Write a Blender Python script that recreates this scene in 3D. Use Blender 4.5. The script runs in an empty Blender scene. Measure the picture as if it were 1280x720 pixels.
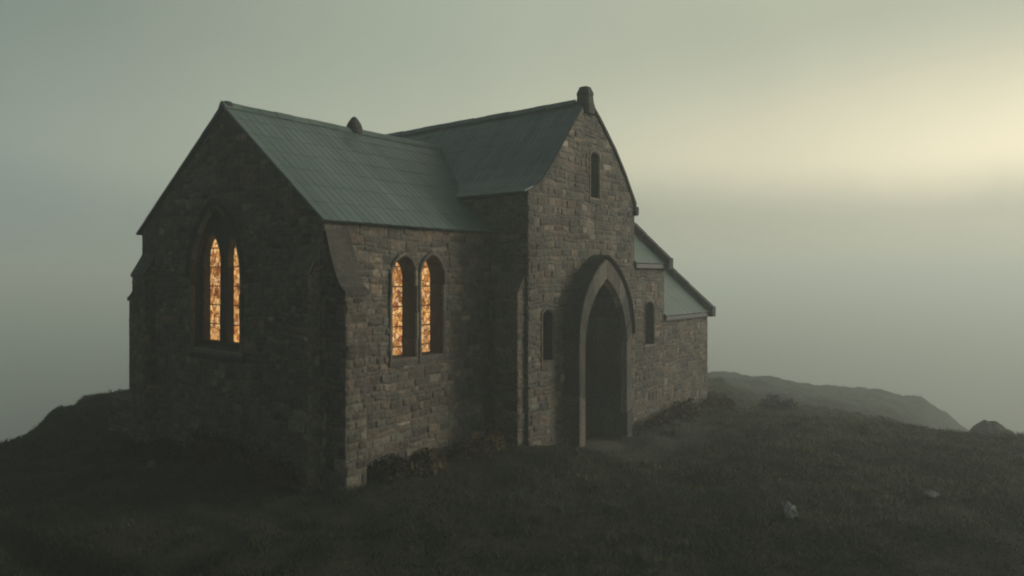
import bpy, bmesh, math, random
import numpy as np
from mathutils import Vector, Matrix, noise as mnoise

random.seed(7)
RNG = np.random.default_rng(11)
D = bpy.data
SC = bpy.context.scene
COL = SC.collection
R = math.radians

# ------------------------------------------------------------------ frame
FOC = 886.0                      # focal length in pixels of a 1280 wide frame
YAW = R(38.3)
FW = np.array([math.cos(YAW), math.sin(YAW)])
RT = np.array([math.sin(YAW), -math.cos(YAW)])
CAM_Z = 4.0


def at(px, t):
    """ground position seen in column px at forward distance t"""
    r = (px - 640) / FOC
    return FW * t + RT * (r * t)


# ------------------------------------------------------------------ noise
def _hash(ix, iy, seed):
    n = (ix.astype(np.int64) * 374761393 + iy.astype(np.int64) * 668265263 + seed * 974634877) & 0xFFFFFFFF
    n = ((n ^ (n >> 13)) * 1274126177) & 0xFFFFFFFF
    n = n ^ (n >> 16)
    return (n & 0xFFFF) / 65535.0


def vnoise(x, y, seed=0):
    x = np.asarray(x, float); y = np.asarray(y, float)
    ix = np.floor(x); iy = np.floor(y)
    fx = x - ix; fy = y - iy
    fx = fx * fx * (3 - 2 * fx); fy = fy * fy * (3 - 2 * fy)
    a = _hash(ix, iy, seed); b = _hash(ix + 1, iy, seed)
    c = _hash(ix, iy + 1, seed); d = _hash(ix + 1, iy + 1, seed)
    return (a * (1 - fx) + b * fx) * (1 - fy) + (c * (1 - fx) + d * fx) * fy - 0.5


def fbm(x, y, seed=0, octv=4):
    s = 0; a = 1.0
    for k in range(octv):
        s = s + a * vnoise(x, y, seed + k * 17)
        x = np.asarray(x) * 2.03 + 5.1; y = np.asarray(y) * 2.03 + 1.7; a *= 0.5
    return s


def sstep(e0, e1, x):
    t = np.clip((np.asarray(x, float) - e0) / (e1 - e0), 0, 1)
    return t * t * (3 - 2 * t)


# ------------------------------------------------------------------ mesh builder
class MB:
    def __init__(self):
        self.v = []; self.f = []; self.c = []; self.n = 0

    def add(self, verts, faces, col=(0.5, 0.5, 0.0, 1.0)):
        verts = np.asarray(verts, float).reshape(-1, 3)
        k = len(verts)
        cc = np.asarray(col, float)
        if cc.ndim == 1:
            cc = np.tile(cc, (k, 1))
        self.v.append(verts); self.c.append(cc)
        for f in faces:
            self.f.append([int(i) + self.n for i in f])
        self.n += k

    def box(self, p0, p1, col=(0.5, 0.5, 0, 1)):
        x0, y0, z0 = p0; x1, y1, z1 = p1
        v = [(x0, y0, z0), (x1, y0, z0), (x1, y1, z0), (x0, y1, z0), (x0, y0, z1), (x1, y0, z1), (x1, y1, z1), (x0, y1, z1)]
        self.add(v, [(0, 3, 2, 1), (4, 5, 6, 7), (0, 1, 5, 4), (1, 2, 6, 5), (2, 3, 7, 6), (3, 0, 4, 7)], col)

    def hexa(self, pts, col=(0.5, 0.5, 0, 1)):
        """8 points: bottom ring then top ring"""
        self.add(pts, [(0, 3, 2, 1), (4, 5, 6, 7), (0, 1, 5, 4), (1, 2, 6, 5), (2, 3, 7, 6), (3, 0, 4, 7)], col)

    def build(self, name, mat, parent=None, smooth=False, bevel=0.0):
        me = D.meshes.new(name)
        V = np.concatenate(self.v); C = np.concatenate(self.c)
        base = np.zeros(3)
        if parent is not None:
            r = parent
            while r.parent is not None:
                r = r.parent
            base = np.array(r.location)
        me.from_pydata((V - base).tolist(), [], self.f)
        at_ = me.attributes.new('tint', 'FLOAT_COLOR', 'POINT')
        at_.data.foreach_set('color', C.astype(np.float32).ravel())
        bm = bmesh.new(); bm.from_mesh(me)
        bmesh.ops.recalc_face_normals(bm, faces=bm.faces) if bevel or self.n < 3000 else None
        bm.to_mesh(me); bm.free()
        if smooth:
            me.polygons.foreach_set('use_smooth', [True] * len(me.polygons))
        me.materials.append(mat)
        ob = D.objects.new(name, me)
        COL.objects.link(ob)
        if parent is not None:
            ob.parent = parent
        if bevel:
            m = ob.modifiers.new('bevel', 'BEVEL'); m.width = bevel; m.segments = 2; m.limit_method = 'ANGLE'
        return ob


def tag(o, label=None, cat=None, group=None, kind=None):
    if label: o['label'] = label
    if cat: o['category'] = cat
    if group: o['group'] = group
    if kind: o['kind'] = kind
    return o


# ------------------------------------------------------------------ materials
def new_mat(name):
    m = D.materials.new(name); m.use_nodes = True
    nt = m.node_tree
    bs = nt.nodes['Principled BSDF']
    return m, nt, bs


def node(nt, t, **kw):
    n = nt.nodes.new(t)
    for k, v in kw.items():
        setattr(n, k, v)
    return n


def ramp(nt, stops, fac=None):
    n = nt.nodes.new('ShaderNodeValToRGB')
    el = n.color_ramp.elements
    while len(el) < len(stops):
        el.new(0.5)
    for e, (p, c) in zip(el, stops):
        e.position = p; e.color = (*c, 1) if len(c) == 3 else c
    if fac is not None:
        nt.links.new(fac, n.inputs[0])
    return n


def mixc(nt, a, b, fac, blend='MIX'):
    n = nt.nodes.new('ShaderNodeMix'); n.data_type = 'RGBA'; n.blend_type = blend
    for sock, val in ((n.inputs[0], fac), (n.inputs[6], a), (n.inputs[7], b)):
        if hasattr(val, 'is_linked'):
            nt.links.new(val, sock)
        else:
            sock.default_value = val if not isinstance(val, tuple) or len(val) == 4 else (*val, 1)
    return n.outputs[2]


def noise_n(nt, scale, detail=4, rough=0.55, coord=None):
    n = nt.nodes.new('ShaderNodeTexNoise')
    n.inputs['Scale'].default_value = scale; n.inputs['Detail'].default_value = detail
    n.inputs['Roughness'].default_value = rough
    if coord is not None:
        nt.links.new(coord, n.inputs['Vector'])
    return n


def maprange(nt, val, a, b, c=0.0, d=1.0, smooth=True):
    n = nt.nodes.new('ShaderNodeMapRange')
    n.interpolation_type = 'SMOOTHSTEP' if smooth else 'LINEAR'
    n.inputs[1].default_value = a; n.inputs[2].default_value = b
    n.inputs[3].default_value = c; n.inputs[4].default_value = d
    nt.links.new(val, n.inputs[0])
    return n.outputs[0]


def stone_material(name, cols, mortar, warm=0.35, lichen=0.5):
    m, nt, bs = new_mat(name)
    L = nt.links
    tc = node(nt, 'ShaderNodeTexCoord')
    co = tc.outputs['Object']
    a = node(nt, 'ShaderNodeAttribute', attribute_name='tint')
    sep = node(nt, 'ShaderNodeSeparateColor'); L.new(a.outputs['Color'], sep.inputs[0])
    stone = ramp(nt, cols, sep.outputs[0]).outputs[0]
    hue = ramp(nt, [(0.0, (1.25, 0.92, 0.72)), (0.3, (1.08, 1.0, 0.92)), (0.7, (0.95, 1.0, 1.0)), (1.0, (0.84, 1.0, 1.08))], sep.outputs[1]).outputs[0]
    stone = mixc(nt, stone, hue, warm * 2, 'MULTIPLY')
    mott = noise_n(nt, 14, 6, 0.65, co)
    mv = ramp(nt, [(0.28, (0.5, 0.5, 0.52)), (0.5, (1, 1, 1)), (0.75, (1.8, 1.72, 1.55))], mott.outputs[0]).outputs[0]
    stone = mixc(nt, stone, mv, 1.0, 'MULTIPLY')
    # damp streaks and lichen with shapes of their own
    mp = node(nt, 'ShaderNodeMapping'); mp.inputs['Scale'].default_value = (2.6, 2.6, 0.5); L.new(co, mp.inputs[0])
    st = noise_n(nt, 1.0, 5, 0.6, mp.outputs[0])
    sv = ramp(nt, [(0.35, (0.62, 0.64, 0.62)), (0.6, (1.05, 1.04, 1.0))], st.outputs[0]).outputs[0]
    stone = mixc(nt, stone, sv, 0.8, 'MULTIPLY')
    li = noise_n(nt, 5.5, 5, 0.7, co)
    lf = maprange(nt, li.outputs[0], 0.6, 0.72, 0, lichen)
    stone = mixc(nt, stone, (0.17, 0.165, 0.13), lf)
    col = mixc(nt, stone, mortar, sep.outputs[2])
    L.new(col, bs.inputs['Base Color'])
    bs.inputs['Roughness'].default_value = 0.9
    bs.inputs['Specular IOR Level'].default_value = 0.25
    bn = noise_n(nt, 38, 6, 0.65, co)
    bp = node(nt, 'ShaderNodeBump'); bp.inputs['Strength'].default_value = 0.55; bp.inputs['Distance'].default_value = 0.02
    L.new(bn.outputs[0], bp.inputs['Height']); L.new(bp.outputs[0], bs.inputs['Normal'])
    return m


M = {}
M['rubble'] = stone_material('rubble_stone', [(0, (0.055, 0.052, 0.047)), (0.35, (0.092, 0.082, 0.068)), (0.7, (0.14, 0.121, 0.097)), (0.9, (0.2, 0.175, 0.14)), (1, (0.36, 0.32, 0.27))], (0.1, 0.092, 0.078), 0.26)
M['dressed'] = stone_material('dressed_stone', [(0, (0.042, 0.04, 0.036)), (0.5, (0.077, 0.072, 0.063)), (1, (0.135, 0.123, 0.105))], (0.05, 0.048, 0.044), 0.25, 0.35)
M['dark_stone'] = stone_material('weathered_coping_and_shade_stone', [(0, (0.03, 0.03, 0.03)), (0.5, (0.05, 0.05, 0.048)), (1, (0.085, 0.082, 0.075))], (0.03, 0.03, 0.03), 0.2, 0.3)  # coping stone; on reveals and tracery its dark tone stands in for shade


def slate_material():
    m, nt, bs = new_mat('slate')
    L = nt.links
    co = node(nt, 'ShaderNodeTexCoord').outputs['Object']
    a = node(nt, 'ShaderNodeAttribute', attribute_name='tint')
    sep = node(nt, 'ShaderNodeSeparateColor'); L.new(a.outputs['Color'], sep.inputs[0])
    c = ramp(nt, [(0, (0.06, 0.084, 0.072)), (0.5, (0.088, 0.12, 0.103)), (0.9, (0.112, 0.148, 0.127)), (1, (0.14, 0.175, 0.15))], sep.outputs[0]).outputs[0]
    big = noise_n(nt, 1.1, 5, 0.6, co)
    bv = ramp(nt, [(0.3, (0.7, 0.8, 0.77)), (0.7, (1.2, 1.17, 1.12))], big.outputs[0]).outputs[0]
    c = mixc(nt, c, bv, 0.8, 'MULTIPLY')
    ms = noise_n(nt, 7, 6, 0.7, co)
    mf = maprange(nt, ms.outputs[0], 0.6, 0.75, 0, 0.4)
    c = mixc(nt, c, (0.06, 0.085, 0.05), mf)
    L.new(c, bs.inputs['Base Color'])
    bs.inputs['Roughness'].default_value = 0.34; bs.inputs['Specular IOR Level'].default_value = 0.65
    bn = noise_n(nt, 45, 5, 0.6, co)
    bp = node(nt, 'ShaderNodeBump'); bp.inputs['Strength'].default_value = 0.3; bp.inputs['Distance'].default_value = 0.01
    L.new(bn.outputs[0], bp.inputs['Height']); L.new(bp.outputs[0], bs.inputs['Normal'])
    return m


M['slate'] = slate_material()


def plain_noise_mat(name, c0, c1, scale=8, rough=0.9, bump=0.4, bdist=0.02, attr=False):
    m, nt, bs = new_mat(name)
    co = node(nt, 'ShaderNodeTexCoord').outputs['Object']
    n = noise_n(nt, scale, 6, 0.65, co)
    c = ramp(nt, [(0.3, c0), (0.7, c1)], n.outputs[0]).outputs[0]
    nt.links.new(c, bs.inputs['Base Color'])
    bs.inputs['Roughness'].default_value = rough
    n2 = noise_n(nt, scale * 5, 5, 0.6, co)
    bp = node(nt, 'ShaderNodeBump'); bp.inputs['Strength'].default_value = bump; bp.inputs['Distance'].default_value = bdist
    nt.links.new(n2.outputs[0], bp.inputs['Height']); nt.links.new(bp.outputs[0], bs.inputs['Normal'])
    return m


M['wood'] = plain_noise_mat('old_oak', (0.022, 0.018, 0.014), (0.045, 0.036, 0.028), 12, 0.75, 0.5)
M['iron'] = plain_noise_mat('black_iron', (0.012, 0.012, 0.012), (0.03, 0.026, 0.022), 20, 0.6, 0.3)
M['dark_void'] = plain_noise_mat('unlit_glass', (0.006, 0.007, 0.008), (0.012, 0.013, 0.014), 9, 0.3, 0.1)
M['pale_rock'] = plain_noise_mat('pale_rock', (0.22, 0.21, 0.2), (0.5, 0.49, 0.46), 9, 0.85, 0.6)
M['grey_rock'] = plain_noise_mat('grey_rock', (0.05, 0.052, 0.048), (0.12, 0.12, 0.11), 5, 0.9, 0.6)


M['turf_rock'] = plain_noise_mat('turf_grown_rock', (0.022, 0.024, 0.016), (0.05, 0.05, 0.036), 4, 0.95, 0.6)


def glass_material():
    m, nt, bs = new_mat('lit_stained_glass')
    L = nt.links
    co = node(nt, 'ShaderNodeTexCoord').outputs['Object']
    mp = node(nt, 'ShaderNodeMapping'); mp.inputs['Scale'].default_value = (12, 12, 9); L.new(co, mp.inputs[0])
    wn = noise_n(nt, 1.3, 2, 0.5, mp.outputs[0])
    va = node(nt, 'ShaderNodeVectorMath', operation='MULTIPLY_ADD')
    L.new(wn.outputs['Color'], va.inputs[0]); va.inputs[1].default_value = (0.5, 0.5, 0.5); L.new(mp.outputs[0], va.inputs[2])
    v = node(nt, 'ShaderNodeTexVoronoi'); v.inputs['Scale'].default_value = 1.0; L.new(va.outputs[0], v.inputs['Vector'])
    ve = node(nt, 'ShaderNodeTexVoronoi', feature='DISTANCE_TO_EDGE'); ve.inputs['Scale'].default_value = 1.0; L.new(va.outputs[0], ve.inputs['Vector'])
    sep = node(nt, 'ShaderNodeSeparateColor'); L.new(v.outputs['Color'], sep.inputs[0])
    c = ramp(nt, [(0, (0.42, 0.11, 0.035)), (0.22, (0.62, 0.26, 0.07)), (0.42, (0.9, 0.45, 0.13)), (0.65, (1.0, 0.56, 0.2)), (0.85, (1.05, 0.68, 0.32)), (1, (0.62, 0.33, 0.18))], sep.outputs[0]).outputs[0]
    big = noise_n(nt, 3.2, 3, 0.6, co)
    bv = ramp(nt, [(0.3, (0.5, 0.36, 0.26)), (0.5, (0.95, 0.9, 0.85)), (0.7, (1.25, 1.2, 1.1))], big.outputs[0]).outputs[0]
    c = mixc(nt, c, bv, 0.9, 'MULTIPLY')
    lead = maprange(nt, ve.outputs[0], 0.02, 0.075)
    c = mixc(nt, (0.06, 0.03, 0.012), c, lead)
    # iron saddle bars across the light
    sz = node(nt, 'ShaderNodeSeparateXYZ'); L.new(co, sz.inputs[0])
    mm = node(nt, 'ShaderNodeMath', operation='PINGPONG'); L.new(sz.outputs[2], mm.inputs[0]); mm.inputs[1].default_value = 0.21
    bar = maprange(nt, mm.outputs[0], 0.009, 0.02)
    c = mixc(nt, (0.09, 0.035, 0.012), c, bar)
    bs.inputs['Base Color'].default_value = (0.05, 0.03, 0.02, 1)
    bs.inputs['Roughness'].default_value = 0.25
    L.new(c, bs.inputs['Emission Color']); bs.inputs['Emission Strength'].default_value = GLASS_E
    return m


GLASS_E = 0.62
M['glass'] = glass_material()


def ground_material():
    m, nt, bs = new_mat('rough_moor_ground')
    L = nt.links
    co = node(nt, 'ShaderNodeTexCoord').outputs['Object']
    n = noise_n(nt, 0.9, 8, 0.65, co)
    c = ramp(nt, [(0.3, (0.016, 0.016, 0.012)), (0.5, (0.03, 0.033, 0.021)), (0.7, (0.055, 0.06, 0.036))], n.outputs[0]).outputs[0]
    n3 = noise_n(nt, 0.35, 5, 0.6, co)
    f = maprange(nt, n3.outputs[0], 0.52, 0.66, 0, 0.7)
    c = mixc(nt, c, (0.05, 0.036, 0.02), f)
    # trodden, paler earth in front of the doorway
    mp = node(nt, 'ShaderNodeMapping', vector_type='POINT'); mp.inputs['Location'].default_value = (-16.6 / 3.6, -8.5 / 1.6, 0); mp.inputs['Scale'].default_value = (1 / 3.6, 1 / 1.6, 0.0); L.new(co, mp.inputs[0])
    ln = node(nt, 'ShaderNodeVectorMath', operation='LENGTH'); L.new(mp.outputs[0], ln.inputs[0])
    wob = node(nt, 'ShaderNodeMath', operation='MULTIPLY_ADD'); L.new(n.outputs[0], wob.inputs[0]); wob.inputs[1].default_value = 0.9; L.new(ln.outputs['Value'], wob.inputs[2])
    wf = maprange(nt, wob.outputs[0], 1.45, 0.75, 0, 0.85)
    c = mixc(nt, c, (0.085, 0.078, 0.06), wf)
    L.new(c, bs.inputs['Base Color'])
    bs.inputs['Roughness'].default_value = 1.0; bs.inputs['Specular IOR Level'].default_value = 0.1
    n2 = noise_n(nt, 14, 8, 0.7, co)
    bp = node(nt, 'ShaderNodeBump'); bp.inputs['Strength'].default_value = 0.8; bp.inputs['Distance'].default_value = 0.08
    L.new(n2.outputs[0], bp.inputs['Height']); L.new(bp.outputs[0], bs.inputs['Normal'])
    return m


M['ground'] = ground_material()


def leaf_material(name, stops):
    m, nt, bs = new_mat(name)
    a = node(nt, 'ShaderNodeAttribute', attribute_name='tint')
    sep = node(nt, 'ShaderNodeSeparateColor'); nt.links.new(a.outputs['Color'], sep.inputs[0])
    c = ramp(nt, stops, sep.outputs[0]).outputs[0]
    nt.links.new(c, bs.inputs['Base Color'])
    bs.inputs['Roughness'].default_value = 0.85; bs.inputs['Specular IOR Level'].default_value = 0.15
    return m


M['grass'] = leaf_material('moor_grass', [(0, (0.016, 0.016, 0.011)), (0.3, (0.034, 0.042, 0.022)), (0.6, (0.088, 0.104, 0.052)), (0.85, (0.165, 0.172, 0.09)), (1, (0.21, 0.19, 0.12))])
M['heather'] = leaf_material('dark_heather', [(0, (0.016, 0.011, 0.008)), (0.5, (0.03, 0.02, 0.013)), (1, (0.045, 0.035, 0.018))])
M['bracken'] = leaf_material('rusty_bracken', [(0, (0.045, 0.028, 0.014)), (0.4, (0.085, 0.05, 0.022)), (0.7, (0.06, 0.06, 0.025)), (1, (0.14, 0.085, 0.035))])

m, nt, bs = new_mat('sea_water')
bs.inputs['Base Color'].default_value = (0.03, 0.04, 0.04, 1); bs.inputs['Roughness'].default_value = 0.25
_n = noise_n(nt, 0.4, 6, 0.6, node(nt, 'ShaderNodeTexCoord').outputs['Object'])
_b = node(nt, 'ShaderNodeBump'); _b.inputs['Strength'].default_value = 0.5; _b.inputs['Distance'].default_value = 0.4
nt.links.new(_n.outputs[0], _b.inputs['Height']); nt.links.new(_b.outputs[0], bs.inputs['Normal'])
M['sea'] = m

# ------------------------------------------------------------------ terrain
SEA_Z = -20.0
DROP = [(120, SEA_Z - 3), (5000, SEA_Z - 3)]
COLS = [  # (px column, [(forward distance, height)...])
    (-260, [(0, 0), (10, 0), (13, -0.15), (17, -2.2), (26, -7), (40, -13), (55, SEA_Z - 3)]),
    (0, [(0, 0), (13, 0.0), (17, -0.05), (19, -0.9), (23, -3.2), (32, -8), (48, SEA_Z - 3)]),
    (75, [(0, 0), (16, 0.02), (21, 0.15), (23.5, -0.8), (28, -3.4), (38, -9), (52, SEA_Z - 3)]),
    (110, [(0, 0), (18, 0.05), (22.7, 0.25), (25, -0.5), (30, -3.2), (40, -9), (54, SEA_Z - 3)]),
    (150, [(0, 0), (18, 0.05), (24, 0.15), (27, -0.7), (32, -3), (44, -9), (58, SEA_Z - 3)]),
    (420, [(0, 0), (26, 0.0), (34, -1.5), (45, -5), (60, SEA_Z - 3)]),
    (780, [(0, 0), (25, 0.0), (34, -1.0), (44, -2.2), (52, -5), (66, SEA_Z - 3)]),
    (890, [(0, 0), (24, 0.05), (34, -1.1), (45, -2.22), (51, -4.4), (66, SEA_Z - 3)]),
    (950, [(0, 0), (20, -0.02), (26, -0.75), (34, -1.75), (45, -2.38), (51, -4.6), (66, SEA_Z - 3)]),
    (1040, [(0, 0), (18, -0.05), (21, -0.2), (25, -0.95), (31, -1.9), (40, -2.95), (46, -3.15), (51, -5.2), (66, SEA_Z - 3)]),
    (1100, [(0, 0), (18, -0.06), (20.7, -0.22), (25, -1.15), (31, -2.3), (40, -3.3), (46, -3.4), (51, -5.6), (66, SEA_Z - 3)]),
    (1150, [(0, 0), (18, -0.08), (20.3, -0.25), (25, -1.6), (31, -3.0), (40, -3.95), (46, -3.85), (51, -6), (66, SEA_Z - 3)]),
    (1180, [(0, 0), (17, -0.08), (20.0, -0.27), (25, -2.4), (31, -4.4), (40, -4.9), (46, -4.65), (51, -7), (66, SEA_Z - 3)]),
    (1205, [(0, 0), (17, -0.08), (19.8, -0.28), (24, -2.5), (31, -4.9), (40, -5.8), (46, -5.75), (51, -8), (66, SEA_Z - 3)]),
    (1280, [(0, 0), (16, -0.05), (19.3, -0.3), (23, -2.5), (31, -5.6), (44, -9), (62, SEA_Z - 3)]),
    (1600, [(0, 0), (12, -0.05), (14, -0.3), (18, -2.2), (26, -6), (44, -12), (58, SEA_Z - 3)]),
]
_ANG = []; _TAB = []
_RK = np.concatenate([np.arange(0, 125, 0.5), [200, 1000]])
for px, prof in COLS:
    if px >= 780:                # the far shoulder of the hill stands further off
        prof = [(t, z) if t <= 22 else (22 + (t - 22) * 2.1, max(SEA_Z - 3, 4 - (4 - z) / t * (22 + (t - 22) * 2.1))) for t, z in prof]
        prof[-1] = (prof[-1][0], SEA_Z - 3)
    a = math.atan2((px - 640) / FOC, 1.0)
    c = math.cos(a)
    prof = prof + DROP if prof[-1][0] < 120 else prof
    rr = np.array([p[0] for p in prof]) / c; zz = np.array([p[1] for p in prof])
    z = np.interp(_RK, rr, zz)
    k = np.array([1, 2, 1]) / 4.0
    zp = np.concatenate([[z[0]], z, [z[-1]]])
    z = np.convolve(zp, k, 'valid')
    _ANG.append(a); _TAB.append(z)
side = np.interp(_RK, [0, 16, 22, 34, 55, 1000], [0, 0, -1.2, -6, SEA_Z - 3, SEA_Z - 3])
_ANG = [-math.pi, -1.4] + _ANG + [1.35, math.pi]
_TAB = [side, side] + _TAB + [side, side]
_ANG = np.array(_ANG); _TAB = np.array(_TAB)


def ground_z(x, y, fine=True):
    x = np.asarray(x, float); y = np.asarray(y, float)
    f = x * FW[0] + y * FW[1]; r = x * RT[0] + y * RT[1]
    ang = np.arctan2(r, f); rad = np.hypot(x, y)
    i = np.clip(np.searchsorted(_ANG, ang) - 1, 0, len(_ANG) - 2)
    u = np.clip((ang - _ANG[i]) / (_ANG[i + 1] - _ANG[i]), 0, 1)
    u = 0.5 * u + 0.5 * u * u * (3 - 2 * u)
    # table lookup, linear in radius
    j = np.clip(np.searchsorted(_RK, rad) - 1, 0, len(_RK) - 2)
    w = np.clip((rad - _RK[j]) / (_RK[j + 1] - _RK[j]), 0, 1)
    za = _TAB[i, j] * (1 - w) + _TAB[i, j + 1] * w
    zb = _TAB[i + 1, j] * (1 - w) + _TAB[i + 1, j + 1] * w
    z = za * (1 - u) + zb * u
    # mounded turf against the corner of the porch and the near gable
    z = z + 0.3 * np.exp(-(((x - 12.2) / 1.1) ** 2 + ((y - 9.9) / 0.9) ** 2))
    z = z + 0.35 * np.exp(-(((x - 7.3) / 0.8) ** 2 + ((y - 12.8) / 1.6) ** 2))
    z = z + 0.15 * np.exp(-(((x - 10.0) / 1.8) ** 2 + ((y - 10.4) / 0.5) ** 2))
    z = z + 0.22 * np.exp(-(((x - 19.5) / 2.0) ** 2 + ((y - 9.2) / 0.7) ** 2))
    # rut crossing the near left corner
    xr = 3.72 + 0.11 * (13.0 - y) + 0.08 * np.sin(y * 2.1)
    near = sstep(6.5, 8, y) * (1 - sstep(12.5, 14.5, y))
    z = z - near * (0.34 * np.exp(-((x - xr) / 0.16) ** 2) + 0.12 * sstep(0.1, -0.25, x - xr))
    z = z + 0.30 * np.exp(-(((x - 13.4) / 1.7) ** 2 + ((y - 8.9) / 1.1) ** 2)) + 0.1 * np.exp(-(((x - 8.4) / 0.9) ** 2 + ((y - 9.9) / 0.6) ** 2))
    calm = 1 - 0.8 * np.exp(-(((x - 14) / 5.5) ** 2 + ((y - 10) / 2.5) ** 2))
    z = z + calm * 0.20 * fbm(x * 0.33, y * 0.33, 3, 3) + 0.02
    if fine:
        z = z + 0.15 * fbm(x * 1.5, y * 1.5, 9, 3)
        far = sstep(24, 40, rad)
        z = z + far * (0.3 * fbm(x * 0.5, y * 0.5, 21, 3) + 0.3 * np.maximum(0, fbm(x * 0.9, y * 0.9, 33, 4)))
    return z


xs = np.concatenate([-np.geomspace(900, 6, 24), np.arange(-5.5, 44, 0.17), np.arange(44.2, 105, 0.35), np.geomspace(106, 900, 18)])
ys = np.concatenate([-np.geomspace(900, 12, 22), np.arange(-11.5, 34, 0.17), np.arange(34.2, 60, 0.5), np.geomspace(61, 900, 16)])
GX, GY = np.meshgrid(xs, ys)
GZ = ground_z(GX, GY)
nx, ny = len(xs), len(ys)
V = np.stack([GX, GY, GZ], -1).reshape(-1, 3)
idx = np.arange(nx * ny).reshape(ny, nx)
F = np.stack([idx[:-1, :-1], idx[:-1, 1:], idx[1:, 1:], idx[1:, :-1]], -1).reshape(-1, 4)
me = D.meshes.new('ground'); me.from_pydata(V.tolist(), [], F.tolist())
me.polygons.foreach_set('use_smooth', [True] * len(me.polygons))
me.materials.append(M['ground'])
ground = D.objects.new('ground', me); COL.objects.link(ground); tag(ground, kind='structure')

mb = MB(); mb.add([(-900, -900, SEA_Z), (900, -900, SEA_Z), (900, 900, SEA_Z), (-900, 900, SEA_Z)], [(0, 1, 2, 3)])
sea = mb.build('sea', M['sea']); tag(sea, kind='structure')

# ------------------------------------------------------------------ masonry
UP = np.array([0, 0, 1.0])


def in_poly(u, v, poly):
    inside = np.zeros(u.shape, bool)
    n = len(poly)
    for i in range(n):
        x0, y0 = poly[i]; x1, y1 = poly[(i + 1) % n]
        if y0 == y1:
            continue
        c = ((y0 > v) != (y1 > v)) & (u < (x1 - x0) * (v - y0) / (y1 - y0) + x0)
        inside ^= c
    return inside


def masonry(u, v, seed, relief=0.027):
    """coursed rubble: height, per-stone tint, per-stone hue, mortar mask"""
    rng = np.random.default_rng(seed)
    uu = u + 0.05 * vnoise(u * 2.3, v * 2.3, seed) + 0.02 * vnoise(u * 9, v * 9, seed + 1)
    vv = v + 0.11 * vnoise(u * 0.8, v * 0.8, seed + 2) + 0.08 * vnoise(u * 2.9, v * 2.4, seed + 3) + 0.015 * vnoise(u * 11, v * 11, seed + 4)
    vmin, vmax = vv.min() - 0.1, vv.max() + 0.1
    edges = [vmin]
    while edges[-1] < vmax:
        edges.append(edges[-1] + rng.choice([0.07, 0.09, 0.11, 0.13, 0.16, 0.19, 0.23]) * rng.uniform(0.85, 1.15))
    edges = np.array(edges)
    row = np.clip(np.searchsorted(edges, vv) - 1, 0, len(edges) - 2)
    h = np.zeros(u.shape); t = np.zeros(u.shape); g = np.zeros(u.shape); mo = np.zeros(u.shape)
    u0, u1 = uu.min() - 0.6, uu.max() + 0.6
    for r in range(len(edges) - 1):
        sel = row == r
        if not sel.any():
            continue
        hh = edges[r + 1] - edges[r]
        js = [u0 - rng.uniform(0, 0.4)]
        while js[-1] < u1:
            js.append(js[-1] + hh * rng.uniform(0.7, 2.3) + 0.04)
        js = np.array(js)
        su, sv = uu[sel], vv[sel]
        k = np.clip(np.searchsorted(js, su) - 1, 0, len(js) - 2)
        n = len(js)
        prot = rng.uniform(0, 1, n); tint = np.clip(rng.beta(2.0, 2.4, n), 0, 1); hue = rng.uniform(0, 1, n)
        tx = rng.uniform(-1, 1, n); ty = rng.uniform(-1, 1, n)
        split = rng.uniform(0.35, 0.65, n); dosplit = (rng.uniform(0, 1, n) < (0.45 if hh > 0.2 else 0.0))
        lo = np.full(su.shape, edges[r]); hi = np.full(su.shape, edges[r + 1])
        mid = edges[r] + hh * split[k]
        up = dosplit[k] & (sv > mid); dn = dosplit[k] & (sv <= mid)
        lo = np.where(up, mid, lo); hi = np.where(dn, mid, hi)
        kk = np.where(up, (k * 7 + 3) % n, k)
        du = np.minimum(su - js[k], js[k + 1] - su); dv = np.minimum(sv - lo, hi - sv)
        rr = 0.05
        d = np.where((du < rr) & (dv < rr), rr - np.hypot(rr - np.minimum(du, rr), rr - np.minimum(dv, rr)), np.minimum(du, dv))
        d = d + 0.008 * vnoise(su * 30, sv * 30, seed + 8)
        p = sstep(0.004, 0.035, d)
        cu = (js[k] + js[k + 1]) / 2; cv = (lo + hi) / 2
        hgt = p * relief * (0.3 + 0.6 * prot[kk]) + p * 0.1 * (tx[kk] * (su - cu) + ty[kk] * (sv - cv))
        h[sel] = hgt; t[sel] = tint[kk]; g[sel] = hue[kk]; mo[sel] = 0.8 * (1 - sstep(0.001, 0.014, d))
    h = h + 0.012 * fbm(u * 14, v * 14, seed + 5, 3) + 0.02 * vnoise(u * 1.2, v * 1.2, seed + 6)
    return np.maximum(h, -0.01), t, g, mo


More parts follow.
